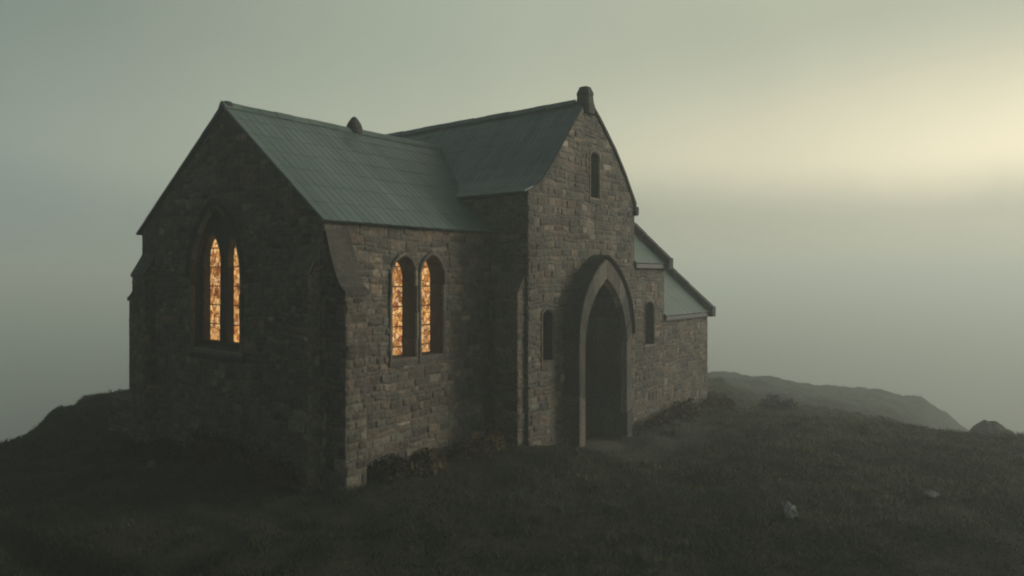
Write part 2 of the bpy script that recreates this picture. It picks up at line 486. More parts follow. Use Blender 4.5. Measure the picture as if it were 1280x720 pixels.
def wall(mb, O, U, N, u0, u1, z0, top, seed, holes=(), res=0.024, relief=0.027, fade=(True, True)):
    """masonry sheet: O + u*U + z*Z, pushed out along N. top: number or function of u"""
    O = np.array(O, float); U = np.array(U, float); N = np.array(N, float)
    topf = top if callable(top) else (lambda u: np.full(np.shape(u), float(top)))
    us = np.linspace(u0, u1, max(3, int((u1 - u0) / res) + 1))
    zt = float(np.max(topf(us)))
    zs = np.linspace(z0, zt, max(3, int((zt - z0) / res) + 1))
    Ug, Zg = np.meshgrid(us, zs)
    T = topf(Ug)
    over = Zg > T
    Zc = np.minimum(Zg, T)
    h, t, g, mo = masonry(Ug, Zc, seed, relief)
    e = np.ones(Ug.shape)
    if fade[0]: e = e * sstep(0, 0.035, Ug - u0)
    if fade[1]: e = e * sstep(0, 0.035, u1 - Ug)
    if callable(top): e = e * (0.25 + 0.75 * sstep(0.0, 0.1, T - Zc))
    h = h * e
    P = O[None, None, :] + Ug[..., None] * U + Zc[..., None] * UP + h[..., None] * N
    cu = (Ug[:-1, :-1] + Ug[1:, 1:]) / 2; cz = (Zg[:-1, :-1] + Zg[1:, 1:]) / 2
    keep = ~(over[:-1, :-1] & over[:-1, 1:])
    for poly in holes:
        keep &= ~in_poly(cu, cz, poly)
    n1 = Ug.shape[1]
    idx = np.arange(Ug.size).reshape(Ug.shape)
    q = np.stack([idx[:-1, :-1], idx[:-1, 1:], idx[1:, 1:], idx[1:, :-1]], -1)[keep]
    if np.dot(np.cross(U, UP), N) < 0:
        q = q[:, ::-1]
    mb.add(P.reshape(-1, 3), q, np.stack([t, g, mo, np.ones_like(t)], -1).reshape(-1, 4))


def lancet(cu, w, z0, zt, rise=None, n=9):
    """closed pointed-arch outline, counter-clockwise from lower left"""
    rise = rise if rise else w * 0.95
    zs = zt - rise
    Rr = (rise ** 2 + w * w / 4) / w
    a1 = math.asin(min(1, rise / Rr))
    pts = [(cu - w / 2, z0), (cu + w / 2, z0)]
    m = 8
    for k in range(m):
        pts.append((cu + w / 2, z0 + (zs - z0) * (k + 1) / (m + 1)))
    for k in range(n):
        a = a1 * k / n
        pts.append((cu + w / 2 - Rr + Rr * math.cos(a), zs + Rr * math.sin(a)))
    pts.append((cu, zt))
    for k in range(n - 1, -1, -1):
        a = a1 * k / n
        pts.append((cu - w / 2 + Rr - Rr * math.cos(a), zs + Rr * math.sin(a)))
    for k in range(m - 1, -1, -1):
        pts.append((cu - w / 2, z0 + (zs - z0) * (k + 1) / (m + 1)))
    return pts


def slot(cu, w, z0, zt):
    pts = [(cu - w / 2, z0), (cu + w / 2, z0)]
    for k in range(7):
        a = math.pi * k / 6
        pts.append((cu + w / 2 * math.cos(a), zt - w * 0.35 + w * 0.35 * math.sin(a)))
    return pts


class Frame:
    def __init__(s, O, U, N):
        s.O = np.array(O, float); s.U = np.array(U, float); s.N = np.array(N, float)

    def P(s, u, z, d):
        return s.O + u * s.U + z * UP + d * s.N


def loops(mb, fr, ls, group=4, seed=0, close=False):
    """skin successive outlines [(outline, depth)]; blocks of `group` segments share a stone tint"""
    rng = np.random.default_rng(seed)
    n = len(ls[0][0])
    tints = rng.uniform(0.1, 0.9, n // group + 2); hues = rng.uniform(0, 1, n // group + 2)
    jit = rng.uniform(-0.012, 0.012, n // group + 2)
    # every block gets its own verts, so the joints read
    blocks = [list(range(i, min(i + group, n) + 1)) for i in range(0, n, group)]
    for bi, b in enumerate(blocks):
        vs = []; k = len(b)
        for li, (o, d) in enumerate(ls):
            dd = d + (jit[bi] if 0 < li < len(ls) - 1 else 0)
            for i in b:
                u, z = o[i % n]
                vs.append(fr.P(u, z, dd))
        fs = []
        for li in range(len(ls) - 1):
            for j in range(k - 1):
                a = li * k + j
                fs.append((a, a + 1, a + 1 + k, a + k))
        # block ends
        mb.add(vs, fs, (tints[bi], hues[bi], 0, 1))


def ngon(mb, fr, outline, d, col=(0.5, 0.5, 0, 1)):
    c = np.mean(np.array(outline), 0)
    vs = [fr.P(u, z, d) for u, z in outline] + [fr.P(c[0], c[1], d)]
    n = len(outline)
    mb.add(vs, [(i, (i + 1) % n, n) for i in range(n)], col)


def plate_with_holes(mb, fr, outer, inners, d, col=(0.5, 0.5, 0, 1)):
    bm = bmesh.new()
    es = []
    for poly in [outer] + list(inners):
        vs = [bm.verts.new(Vector(fr.P(u, z, d))) for u, z in poly]
        for i in range(len(vs)):
            es.append(bm.edges.new((vs[i], vs[(i + 1) % len(vs)])))
    bmesh.ops.triangle_fill(bm, edges=es, use_beauty=True)
    bm.verts.index_update()
    mb.add([v.co[:] for v in bm.verts], [[v.index for v in f.verts] for f in bm.faces], col)
    bm.free()


# ------------------------------------------------------------------ chapel layout
NX0, NX1, NY0, NY1 = 7.98, 12.70, 10.70, 17.80       # nave
N_EAVE, N_RIDGE, N_MID = 5.05, 7.53, 14.0
TX0, TX1, TY0, TY1 = 12.70, 17.62, 9.57, 18.9        # transept / porch
T_EAVE, T_RIDGE, T_MID = 5.83, 8.33, 15.16
AX1, AY0, AY1, A_EAVE = 19.60, 9.64, 15.2, 4.41      # first lower wing
A_MID, A_RIDGE = 12.4, 6.95
BX1, BY0, BY1, B_EAVE = 22.98, 9.70, 13.9, 2.84      # second lower wing
B_MID, B_RIDGE = 11.8, 4.68
ZB = -0.6

chapel = D.objects.new('stone_chapel', None); COL.objects.link(chapel)
chapel.location = (14.0, 14.0, 0.0)
tag(chapel, 'old dark stone chapel with slate roofs and amber lit lancet windows on the hilltop', 'chapel')

X = (1, 0, 0); Y = (0, 1, 0)
FS = Frame((0, NY0, 0), X, (0, -1, 0))        # nave south
FG = Frame((NX0, 0, 0), Y, (-1, 0, 0))        # near gable
FT = Frame((0, TY0, 0), X, (0, -1, 0))        # porch front
FA = Frame((0, AY0, 0), X, (0, -1, 0))


def gable(mid, eave, ridge, half):
    return lambda u: ridge - (ridge - eave) * np.abs(np.asarray(u) - mid) / half


# --- openings
L1 = lancet(9.975, 0.61, 2.33, 4.40, rise=0.42); L2 = lancet(10.79, 0.63, 2.33, 4.43, rise=0.43)
G_OUT = lancet(14.35, 1.9, 2.42, 5.45, rise=1.5)
G1 = lancet(13.86, 0.68, 2.58, 4.93, rise=0.55); G2 = lancet(14.83, 0.68, 2.58, 4.93, rise=0.55)
S1 = slot(13.44, 0.38, 2.04, 3.2); S2 = slot(15.5, 0.36, 6.0, 7.15); S3 = slot(18.62, 0.52, 2.02, 3.25)
D_IN = lancet(15.42, 1.84, -0.5, 3.82, rise=1.55, n=12)
D_OUT = lancet(15.42, 2.56, -0.5, 4.42, rise=1.95, n=12)

# --- walls
mb = MB()
wall(mb, (NX0, 0, 0), Y, (-1, 0, 0), NY0, NY1, ZB, lambda u: np.interp(u, [NY0, N_MID, NY1], [N_EAVE + 0.02, N_RIDGE - 0.02, N_EAVE + 0.02]), 101, [lancet(14.35, 1.98, 2.38, 5.5, rise=1.55)])
mb.build('gable_wall', M['rubble'], chapel)
mb = MB()
wall(mb, (0, NY0, 0), X, (0, -1, 0), NX0, NX1, ZB, N_EAVE, 102, [lancet(9.975, 0.67, 2.3, 4.44, rise=0.46), lancet(10.79, 0.69, 2.3, 4.47, rise=0.47)])
mb.build('nave_side_wall', M['rubble'], chapel)
mb = MB()
wall(mb, (0, NY1, 0), X, (0, 1, 0), NX0, NX1, ZB, N_EAVE, 103, res=0.05)
mb.build('nave_rear_wall', M['rubble'], chapel)


def t_top(u):
    # gable line of the porch: left slope sweeps out to the eave, right slope a little full
    return np.interp(u, [TX0, 12.95, 13.3, 13.75, 14.3, 14.75, T_MID, 15.75, 16.5, 17.1, TX1],
                     [5.83, 5.93, 6.18, 6.66, 7.32, 7.86, 8.33, 7.88, 7.22, 6.55, 5.85]) + 0.1


mb = MB()
wall(mb, (0, TY0, 0), X, (0, -1, 0), TX0, TX1, ZB, t_top, 112,
     [slot(13.44, 0.43, 2.02, 3.22), slot(15.5, 0.41, 5.98, 7.17), lancet(15.42, 2.45, -0.7, 4.33, rise=1.85)])
mb.build('porch_front_wall', M['rubble'], chapel)
mb = MB()
wall(mb, (TX0, 0, 0), Y, (-1, 0, 0), TY0, NY0 + 1.6, ZB, T_EAVE, 113)
mb.build('porch_side_wall', M['rubble'], chapel)
mb = MB()
wall(mb, (TX1, 0, 0), Y, (1, 0, 0), TY0, TY1, ZB, T_EAVE, 114, res=0.045)
wall(mb, (0, TY1, 0), X, (0, 1, 0), TX0, TX1, ZB, t_top, 115, res=0.05)
wall(mb, (TX0, 0, 0), Y, (-1, 0, 0), NY1, TY1, ZB, T_EAVE, 116, res=0.05)
mb.build('porch_rear_wall', M['rubble'], chapel)

mb = MB()
wall(mb, (0, AY0, 0), X, (0, -1, 0), TX1, AX1, ZB, A_EAVE, 121, [slot(18.62, 0.57, 2.0, 3.27)])
wall(mb, (AX1, 0, 0), Y, (1, 0, 0), AY0, AY1, ZB, gable(A_MID, A_EAVE, A_RIDGE, A_MID - AY0), 122, res=0.035)
wall(mb, (0, AY1, 0), X, (0, 1, 0), TX1, AX1, ZB, A_EAVE, 123, res=0.06)
mb.build('wing_wall', M['rubble'], chapel)
mb = MB()
wall(mb, (0, BY0, 0), X, (0, -1, 0), AX1, BX1, ZB, B_EAVE, 131)
wall(mb, (BX1, 0, 0), Y, (1, 0, 0), BY0, BY1, ZB, gable(B_MID, B_EAVE, B_RIDGE, B_MID - BY0), 132, res=0.04)
wall(mb, (0, BY1, 0), X, (0, 1, 0), AX1, BX1, ZB, B_EAVE, 133, res=0.06)
mb.build('end_wing_wall', M['rubble'], chapel)


# --- windows
def ring(o, b):
    """grow an outline outwards by b"""
    n = len(o); out = []
    for i in range(n):
        p = np.array(o[i]); a = np.array(o[i - 1]); c = np.array(o[(i + 1) % n])
        e1 = (p - a) / (np.linalg.norm(p - a) + 1e-9); e2 = (c - p) / (np.linalg.norm(c - p) + 1e-9)
        n1 = np.array([e1[1], -e1[0]]); n2 = np.array([e2[1], -e2[0]])
        m_ = n1 + n2; m_ = m_ / (np.linalg.norm(m_) + 1e-9)
        k = b / max(0.5, float(np.dot(m_, n1)))
        out.append(tuple(p + m_ * k))
    return out


def window(name, fr, o, depth, band, proud, lit, seed, mat=None, chamf=0.03):
    mb = MB()
    loops(mb, fr, [(ring(o, band), -0.06), (ring(o, band), proud - 0.012), (ring(o, band - 0.012), proud), (ring(o, chamf), proud), (o, proud - chamf)], 3, seed)
    w = mb.build(name, mat or M['dressed'], chapel)
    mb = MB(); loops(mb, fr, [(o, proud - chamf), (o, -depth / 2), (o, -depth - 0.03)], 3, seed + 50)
    mb.build('reveal', M['dark_stone'], w)  # recess shade put into the colour: darker stone than the surround
    g = MB(); ngon(g, fr, o, -depth)
    g.build('stained_glass' if lit else 'dark_pane', M['glass'] if lit else M['dark_void'], w)
    # sloping sill
    us = [p[0] for p in o]; z0 = min(p[1] for p in o)
    s = MB(); a, b = min(us) - band, max(us) + band
    s.hexa([fr.P(a, z0 - 0.16, -0.05), fr.P(b, z0 - 0.16, -0.05), fr.P(b, z0 - 0.16, proud - 0.008), fr.P(a, z0 - 0.16, proud - 0.008),
            fr.P(a + band - 0.002, z0 + 0.02, -depth), fr.P(b - band + 0.002, z0 + 0.02, -depth), fr.P(b, z0 - 0.06, proud - 0.008), fr.P(a, z0 - 0.06, proud - 0.008)])
    s.build('window_sill', M['dressed'], w, bevel=0.008)
    return w


window('lancet_window', FS, L1, 0.37, 0.09, 0.042, True, 1, M['rubble'])
window('lancet_window', FS, L2, 0.37, 0.09, 0.042, True, 2, M['rubble'])
window('slit_window', FT, S1, 0.5, 0.07, 0.036, False, 3, M['rubble'])
window('slit_window', FT, S2, 0.5, 0.07, 0.036, False, 4, M['rubble'])
window('slit_window', FA, S3, 0.6, 0.07, 0.036, False, 5, M['rubble'])

# twin-light window of the near gable: one big recessed arch, two lights, a hood mould
mb = MB()
go = G_OUT
loops(mb, FG, [(ring(go, 0.1), -0.06), (ring(go, 0.1), 0.05), (ring(go, 0.03), 0.06), (go, 0.03), (go, -0.02)], 3, 21)
gw = mb.build('gable_window', M['rubble'], chapel)
mb = MB()
loops(mb, FG, [(go, -0.015), (go, -0.2)], 3, 24)
plate_with_holes(mb, FG, go, [G1, G2], -0.17, (0.35, 0.6, 0, 1))
for o in (G1, G2):
    loops(mb, FG, [(ring(o, 0.05), -0.18), (ring(o, 0.05), -0.15), (ring(o, 0.02), -0.14), (o, -0.17)], 3, 22)
mb.build('tracery', M['dark_stone'], gw)  # plate and arch sides darkened, the shade of the recess as stone colour
for k, o in enumerate((G1, G2)):
    rv = MB(); loops(rv, FG, [(o, -0.165), (o, -0.28), (o, -0.40)], 3, 60 + k); rv.build('reveal', M['dark_stone'], gw)  # sides of both lights also coloured dark in place of shade
for o in (G1, G2):
    g = MB(); ngon(g, FG, o, -0.31); g.build('stained_glass', M['glass'], gw)
s = MB()
s.hexa([FG.P(13.25, 2.2, -0.05), FG.P(15.35, 2.2, -0.05), FG.P(15.35, 2.2, 0.045), FG.P(13.25, 2.2, 0.045),
        FG.P(13.37, 2.5, -0.13), FG.P(15.23, 2.5, -0.13), FG.P(15.35, 2.34, 0.045), FG.P(13.25, 2.34, 0.045)])
s.build('window_sill', M['dark_stone'], gw, bevel=0.01)
# hood over the arch (upper part of the outline only)
hood_o = ring(go, 0.1); hood_i = ring(go, 0.02)


def hood(fr, inner, b, proud, zmin, name, parent, mat):
    outer = ring(inner, b)
    sel = [i for i in range(len(inner)) if inner[i][1] >= zmin]
    mb = MB(); vs = []
    for i in sel:
        for (o, d) in ((inner, 0.02), (inner, proud * 0.7), (outer, proud), (outer, 0.02)):
            u, z = o[i]; vs.append(fr.P(u, z, d))
    fs = []
    for k in range(len(sel) - 1):
        for j in range(4):
            a = k * 4 + j; b_ = k * 4 + (j + 1) % 4
            fs.append((a, b_, b_ + 4, a + 4))
    fs.append((0, 1, 2, 3)); e = (len(sel) - 1) * 4; fs.append((e, e + 1, e + 2, e + 3))
    mb.add(vs, fs, (0.4, 0.5, 0, 1))
    return mb.build(name, mat, parent)


hood(FG, ring(go, 0.1), 0.1, 0.11, 3.9, 'hood_mould', gw, M['dark_stone'])

# --- doorway: deep projecting portal
mb = MB()
p = 0.43
loops(mb, FT, [(D_OUT, -0.05), (D_OUT, p - 0.02), (ring(D_OUT, -0.02), p), (ring(D_IN, 0.1), p), (ring(D_IN, 0.03), p - 0.09), (D_IN, p - 0.09), (D_IN, p - 0.14)], 2, 31)
portal = mb.build('doorway', M['dressed'], chapel)
mb = MB(); loops(mb, FT, [(D_IN, p - 0.13), (D_IN, 0.0), (D_IN, -0.75)], 2, 32); mb.build('reveal', M['dark_stone'], portal)  # darker than the portal face, doorway shade painted into the stone
hood(FT, D_OUT, 0.1, p + 0.05, 2.4, 'hood_mould', portal, M['dark_stone'])
mb = MB()
for k in range(8):                                       # oak planks of the door leaf
    a = 14.5 + k * 0.23
    zt = 3.85
    mb.box((a + 0.004, TY0 + 0.62 + 0.004 * (k % 2), -0.3), (a + 0.226, TY0 + 0.69, zt))
door = mb.build('door', M['wood'], portal, bevel=0.006)
for z in (0.7, 2.2):
    mb = MB(); mb.box((14.6, TY0 + 0.605, z), (16.0, TY0 + 0.62, z + 0.07))
    mb.build('strap_hinge', M['iron'], door, bevel=0.004)


# --- roofs
def slate_roof(mb, pos, a0, a1, slen, seed, expo=0.62, wmin=0.15, wmax=0.2, aligned=True):
    """pos(a, s, lift) -> point; s runs from eave to ridge"""
    rng = np.random.default_rng(seed)
    rows = int(math.ceil(slen / expo))
    colt = rng.uniform(-0.22, 0.22, 400); colw = np.cumsum(np.concatenate([[0], rng.uniform(wmin, wmax, 400)]))
    w = (wmin + wmax) / 2
    for r in range(rows):
        s0 = r * expo; s1 = min(s0 + expo * 1.03, slen)
        if s1 - s0 < 0.03:
            continue
        a = a0
        rowt = rng.uniform(-0.08, 0.08)
        ci = 0
        while a < a1:
            g = rng.uniform(0.004, 0.008)
            b = a0 + colw[ci + 1]; ci += 1
            lo, hi = max(a, a0) + g, min(b, a1) - g
            if hi - lo > 0.03:
                j = rng.uniform(-0.012, 0.012); l0 = 0.009 + rng.uniform(0, 0.004); l1 = 0.004
                j2 = j + rng.uniform(-0.006, 0.006)
                th = 0.011
                t = float(np.clip(0.5 + 0.5 * (rng.beta(3, 3) - 0.5) + 0.5 * rowt + colt[ci], 0, 1))
                P0 = pos(lo, s0 + j, l0); P1 = pos(hi, s0 + j2, l0); P2 = pos(hi, s1, l1); P3 = pos(lo, s1, l1)
                Q0 = pos(lo, s0 + j, l0 - th); Q1 = pos(hi, s0 + j2, l0 - th); Q2 = pos(hi, s1, l1 - th); Q3 = pos(lo, s1, l1 - th)
                mb.hexa([Q0, Q1, Q2, Q3, P0, P1, P2, P3], (t, rng.uniform(), 0, 1))
            a = b


def roof_pos(along, across, prof):
    """prof: polyline [(across offset, z)] eave -> ridge; along 'x' or 'y' is the ridge axis"""
    pr = np.array(prof, float)
    seg = np.diff(pr, axis=0); ln = np.hypot(seg[:, 0], seg[:, 1]); cum = np.concatenate([[0], np.cumsum(ln)])
    sign = -np.sign(pr[-1, 0] - pr[0, 0])

    def f(a, s, lift):
        k = int(np.clip(np.searchsorted(cum, s, 'right') - 1, 0, len(ln) - 1))
        w = (s - cum[k]) / ln[k]
        c = pr[k] + seg[k] * w
        d = seg[k] / ln[k]
        nrm = np.array([sign * d[1], abs(d[0])])
        q = c + nrm * lift
        return np.array([a, q[0], q[1]]) if along == 'x' else np.array([q[0], a, q[1]])
    return f, float(cum[-1])


def roof(mb, along, prof, a0, a1, seed, **kw):
    f, L = roof_pos(along, None, prof)
    slate_roof(mb, f, a0, a1, L, seed, **kw)
    # boarding beneath
    n = 14
    for k in range(n):
        s0, s1 = L * k / n, L * (k + 1) / n
        mb.hexa([f(a0 + 0.01, s0 + 0.015 * (k == 0), -0.04), f(a1 - 0.01, s0 + 0.015 * (k == 0), -0.04), f(a1 - 0.01, s1, -0.04), f(a0 + 0.01, s1, -0.04),
                 f(a0 + 0.01, s0 + 0.015 * (k == 0), 0.0), f(a1 - 0.01, s0 + 0.015 * (k == 0), 0.0), f(a1 - 0.01, s1, 0.0), f(a0 + 0.01, s1, 0.0)], (0.1, 0.5, 0, 1))


def ridge_cap(along, c, z, a0, a1, name, parent, seed):
    rng = np.random.default_rng(seed)
    mb = MB(); a = a0
    while a < a1 - 0.05:
        b = min(a + 0.42, a1); j = rng.uniform(-0.008, 0.008)
        w, dz = 0.15, 0.11
        prof = [(-w, -dz), (-0.06, 0.02), (0.0, 0.045), (0.06, 0.02), (w, -dz), (0.0, -0.02)]
        vs = []
        for q in (a + 0.004, b - 0.004):
            for o, h in prof:
                vs.append((q, c + o, z + h + j) if along == 'x' else (c + o, q, z + h + j))
        n = len(prof)
        fs = [(i, (i + 1) % n, n + (i + 1) % n, n + i) for i in range(n)] + [tuple(range(n)), tuple(range(n, 2 * n))]
        mb.add(vs, fs, (rng.uniform(0.2, 0.7), rng.uniform(), 0, 1)); a = b
    return mb.build(name, M['slate'], parent)


sl = (N_RIDGE - N_EAVE) / (N_MID - NY0); sl2 = (N_RIDGE - N_EAVE) / (NY1 - N_MID)
mb = MB()
roof(mb, 'x', [(NY0 - 0.16, N_EAVE - 0.16 * sl + 0.08), (N_MID, N_RIDGE + 0.08)], NX0 - 0.09, 15.0, 201)
roof(mb, 'x', [(NY1 + 0.16, N_EAVE - 0.16 * sl2 + 0.08), (N_MID, N_RIDGE + 0.08)], NX0 - 0.09, 15.0, 202)
nroof = mb.build('nave_roof', M['slate'], chapel)
ridge_cap('x', N_MID, N_RIDGE + 0.1, NX0 - 0.09, 14.6, 'ridge_tile', nroof, 5)

lift = 0.09
LP = [(12.64, 5.815), (12.95, 5.93), (13.3, 6.18), (13.75, 6.66), (14.3, 7.32), (14.75, 7.86), (T_MID, 8.34)]
RP = [(17.80, 5.63), (17.1, 6.55), (16.5, 7.22), (15.75, 7.88), (T_MID, 8.34)]
mb = MB()
roof(mb, 'y', [(x, z + lift) for x, z in LP], TY0 + 0.025, TY1 + 0.08, 211, expo=0.45)
roof(mb, 'y', [(x, z + lift) for x, z in RP], TY0 + 0.025, TY1 + 0.08, 212, expo=0.45)
troof = mb.build('porch_roof', M['slate'], chapel)
ridge_cap('y', T_MID, 8.34 + lift + 0.02, TY0 + 0.35, TY1 + 0.05, 'ridge_tile', troof, 6)


def rake_coping(x0, x1, y0, z0, y1, z1, th, name, parent):
    """stone coping along a rake, in short blocks"""
    mb = MB(); n = max(3, int(math.hypot(y1 - y0, z1 - z0) / 0.5))
    dy, dz = y1 - y0, z1 - z0; L = math.hypot(dy, dz); ny_, nz_ = -dz / L, dy / L
    if nz_ < 0: ny_, nz_ = -ny_, -nz_
    rng = np.random.default_rng(int(x0 * 100))
    for k in range(n):
        f0, f1 = k / n + 0.004, (k + 1) / n - 0.004
        pts = []
        j = rng.uniform(-0.008, 0.008)
        for h in (-0.1, th + j):
            for (xx, f) in ((x0, f0), (x1, f0), (x1, f1), (x0, f1)):
                pts.append((xx, y0 + dy * f + ny_ * h, z0 + dz * f + nz_ * h))
        mb.hexa(pts, (rng.uniform(0.2, 0.8), rng.uniform(), 0, 1))
    # kneeler block at the foot
    mb.box((x0 - 0.01, y0 - 0.14 * np.sign(dy), z0 - 0.2), (x1 + 0.01, y0 + 0.12 * np.sign(dy), z0 + 0.14)) if dy > 0 else mb.box((x0 - 0.01, y0 - 0.12, z0 - 0.2), (x1 + 0.01, y0 + 0.14, z0 + 0.14))
    return mb.build(name, M['dark_stone'], parent, bevel=0.012)


def wing_roof(x0, x1, y0, y1, ze, ym, zr, seed, nm):
    mb = MB(); s = (zr - ze) / (ym - y0); s2 = (zr - ze) / (y1 - ym)
    roof(mb, 'x', [(y0 - 0.14, ze - 0.14 * s + 0.08), (ym, zr + 0.08)], x0, x1 - 0.05, seed)
    roof(mb, 'x', [(y1 + 0.14, ze - 0.14 * s2 + 0.08), (ym, zr + 0.08)], x0, x1 - 0.05, seed + 1)
    r = mb.build(nm, M['slate'], chapel)
    rake_coping(x1 - 0.16, x1 + 0.08, y0 - 0.12, ze - 0.12 * s + 0.1, ym, zr + 0.1, 0.17, 'coping', r)
    rake_coping(x1 - 0.16, x1 + 0.08, y1 + 0.12, ze - 0.12 * s2 + 0.1, ym, zr + 0.1, 0.17, 'coping', r)
    mb = MB(); mb.box((x0 + 0.02, y0 - 0.13, ze - 0.2), (x1 - 0.18, y0 - 0.04, ze - 0.07), (0.3, 0.5, 0, 1))
    mb.build('gutter', M['iron'], r, bevel=0.02)
    return r


wing_roof(TX1, AX1, AY0, AY1, A_EAVE, A_MID, A_RIDGE, 221, 'wing_roof')
wing_roof(AX1, BX1, BY0, BY1, B_EAVE, B_MID, B_RIDGE, 231, 'end_wing_roof')

# thin coping down the right-hand slope of the porch gable
mb = MB(); us = np.linspace(T_MID + 0.2, TX1 + 0.02, 9); rng = np.random.default_rng(3)
for k in range(8):
    a, b = us[k] + 0.006, us[k + 1] - 0.006
    za, zb = float(t_top(a)), float(t_top(b)); j = rng.uniform(-0.006, 0.006)
    mb.hexa([(a, TY0 - 0.06, za - 0.02), (b, TY0 - 0.06, zb - 0.02), (b, TY0 + 0.2, zb - 0.02), (a, TY0 + 0.2, za - 0.02),
             (a + 0.03, TY0 - 0.06, za + 0.075 + j), (b + 0.03, TY0 - 0.06, zb + 0.075 + j), (b + 0.03, TY0 + 0.2, zb + 0.075 + j), (a + 0.03, TY0 + 0.2, za + 0.075 + j)], (rng.uniform(), rng.uniform(), 0, 1))
mb.build('coping', M['dark_stone'], chapel, bevel=0.012)
# kneeler at the foot of the porch gable
mb = MB(); mb.box((TX1 - 0.06, TY0 - 0.09, 5.68), (TX1 + 0.14, TY0 + 0.22, 5.94), (0.4, 0.4, 0, 1))
mb.build('kneeler', M['dark_stone'], chapel, bevel=0.05)


# --- finials
def lathe(mb, c, prof, n=14, sq=0.0, col=(0.5, 0.5, 0, 1)):
    vs = []
    for r_, z in prof:
        for k in range(n):
            a = 2 * math.pi * k / n + math.pi / n
            m_ = 1.0 / max(abs(math.cos(a)), abs(math.sin(a)))
            rr = r_ * (1 + sq * (m_ - 1))
            vs.append((c[0] + rr * math.cos(a), c[1] + rr * math.sin(a), c[2] + z))
    fs = []
    for i in range(len(prof) - 1):
        for k in range(n):
            a = i * n + k; b = i * n + (k + 1) % n
            fs.append((a, b, b + n, a + n))
    fs.append(tuple(range(n))[::-1]); fs.append(tuple(range((len(prof) - 1) * n, len(prof) * n)))
    mb.add(vs, fs, col)


mb = MB()
lathe(mb, (T_MID + 0.07, TY0 + 0.1, 8.2), [(0.215, -0.12), (0.215, 0.12), (0.195, 0.16), (0.175, 0.34), (0.19, 0.38), (0.18, 0.44), (0.14, 0.53), (0.13, 0.57), (0.05, 0.585)], 16, 0.8)
fin = mb.build('gable_finial', M['dark_stone'], chapel, smooth=False, bevel=0.01)
mb = MB()
lathe(mb, (11.4, N_MID, N_RIDGE), [(0.19, 0.02), (0.185, 0.16), (0.15, 0.26), (0.09, 0.36), (0.05, 0.41), (0.015, 0.43)], 14, 0.3)
mb.build('ridge_finial', M['dark_stone'], chapel)
mb = MB()
lathe(mb, (NX0 + 0.04, N_MID, N_RIDGE), [(0.13, 0.0), (0.12, 0.1), (0.08, 0.15), (0.02, 0.165)], 12, 0.2)
mb.build('apex_stone', M['dark_stone'], chapel)

# --- buttresses
def curve_top(proj, zt, zl, power=1.0):
    """swept weathering: from wall height zt down to zl at the outer face"""
    def f(q):  # q = distance from wall 0..proj
        w = np.clip(np.asarray(q, float) / proj, 0, 1)
        return zt + (zl - zt) * (0.1 * w + 0.9 * np.sin(w * math.pi / 2 * 0.98) ** power)
    return f


def buttress_y(x0, x1, yw, sgn, proj, zt, zl, seed, name='buttress', power=1.0, plinth=None):
    """projects in y (sgn -1 = towards the front) from wall plane yw"""
    f = curve_top(proj, zt, zl, power)
    mb = MB()
    yo = yw + sgn * proj
    ftop = lambda y: f(np.abs(np.asarray(y) - yw))
    ya, yb = sorted((yw, yo))
    wall(mb, (x0, 0, 0), Y, (-1, 0, 0), ya, yb, ZB, ftop, seed, relief=0.026)
    wall(mb, (x1, 0, 0), Y, (1, 0, 0), ya, yb, ZB, ftop, seed + 1, relief=0.026)
    wall(mb, (0, yo, 0), X, (0, sgn, 0), x0, x1, ZB, zl, seed + 2, relief=0.026)
    b = mb.build(name, M['rubble'], chapel)
    mb = MB(); n = 10; vs = []
    for k in range(n + 1):
        q = (proj + 0.04) * k / n; z = float(f(min(q, proj))) - (0.02 if q > proj else 0)
        for xx in (x0 - 0.035, x1 + 0.035):
            for dz in (0.055, -0.03):
                vs.append((xx, yw + sgn * q, z + dz))
    fs = []
    for k in range(n):
        a = k * 4
        fs += [(a, a + 2, a + 6, a + 4), (a + 1, a + 5, a + 7, a + 3), (a, a + 4, a + 5, a + 1), (a + 2, a + 3, a + 7, a + 6)]
    fs += [(0, 1, 3, 2), (n * 4, n * 4 + 2, n * 4 + 3, n * 4 + 1)]
    mb.add(vs, fs, (0.3, 0.3, 0, 1))
    mb.build('weathering', M['dressed'], b)
    if plinth:
        mb = MB(); e, zp = plinth
        wall(mb, (x0 - e, 0, 0), Y, (-1, 0, 0), ya - (e if sgn < 0 else 0), yb + (e if sgn > 0 else 0), ZB, zp, seed + 5)
        wall(mb, (0, yo + sgn * e, 0), X, (0, sgn, 0), x0 - e, x1 + e, ZB, zp, seed + 6)
        wall(mb, (x1 + e, 0, 0), Y, (1, 0, 0), ya - (e if sgn < 0 else 0), yb + (e if sgn > 0 else 0), ZB, zp, seed + 7)
        zz = zp + 0.16
        lo = [(x0 - e, ya - (e if sgn < 0 else 0), zp), (x1 + e, ya - (e if sgn < 0 else 0), zp), (x1 + e, yb + (e if sgn > 0 else 0), zp), (x0 - e, yb + (e if sgn > 0 else 0), zp)]
        hi = [(x0, ya, zz), (x1, ya, zz), (x1, yb, zz), (x0, yb, zz)]
        mb.hexa(lo + hi, (0.4, 0.5, 0, 1))
        mb.build('plinth', M['rubble'], b)
    return b


buttress_y(8.06, 8.54, NY0, -1, 0.56, 4.9, 3.70, 301, plinth=None)
buttress_y(8.1, 8.75, NY1, 1, 0.98, 5.0, 3.42, 311, power=0.9, plinth=(0.34, 0.95))


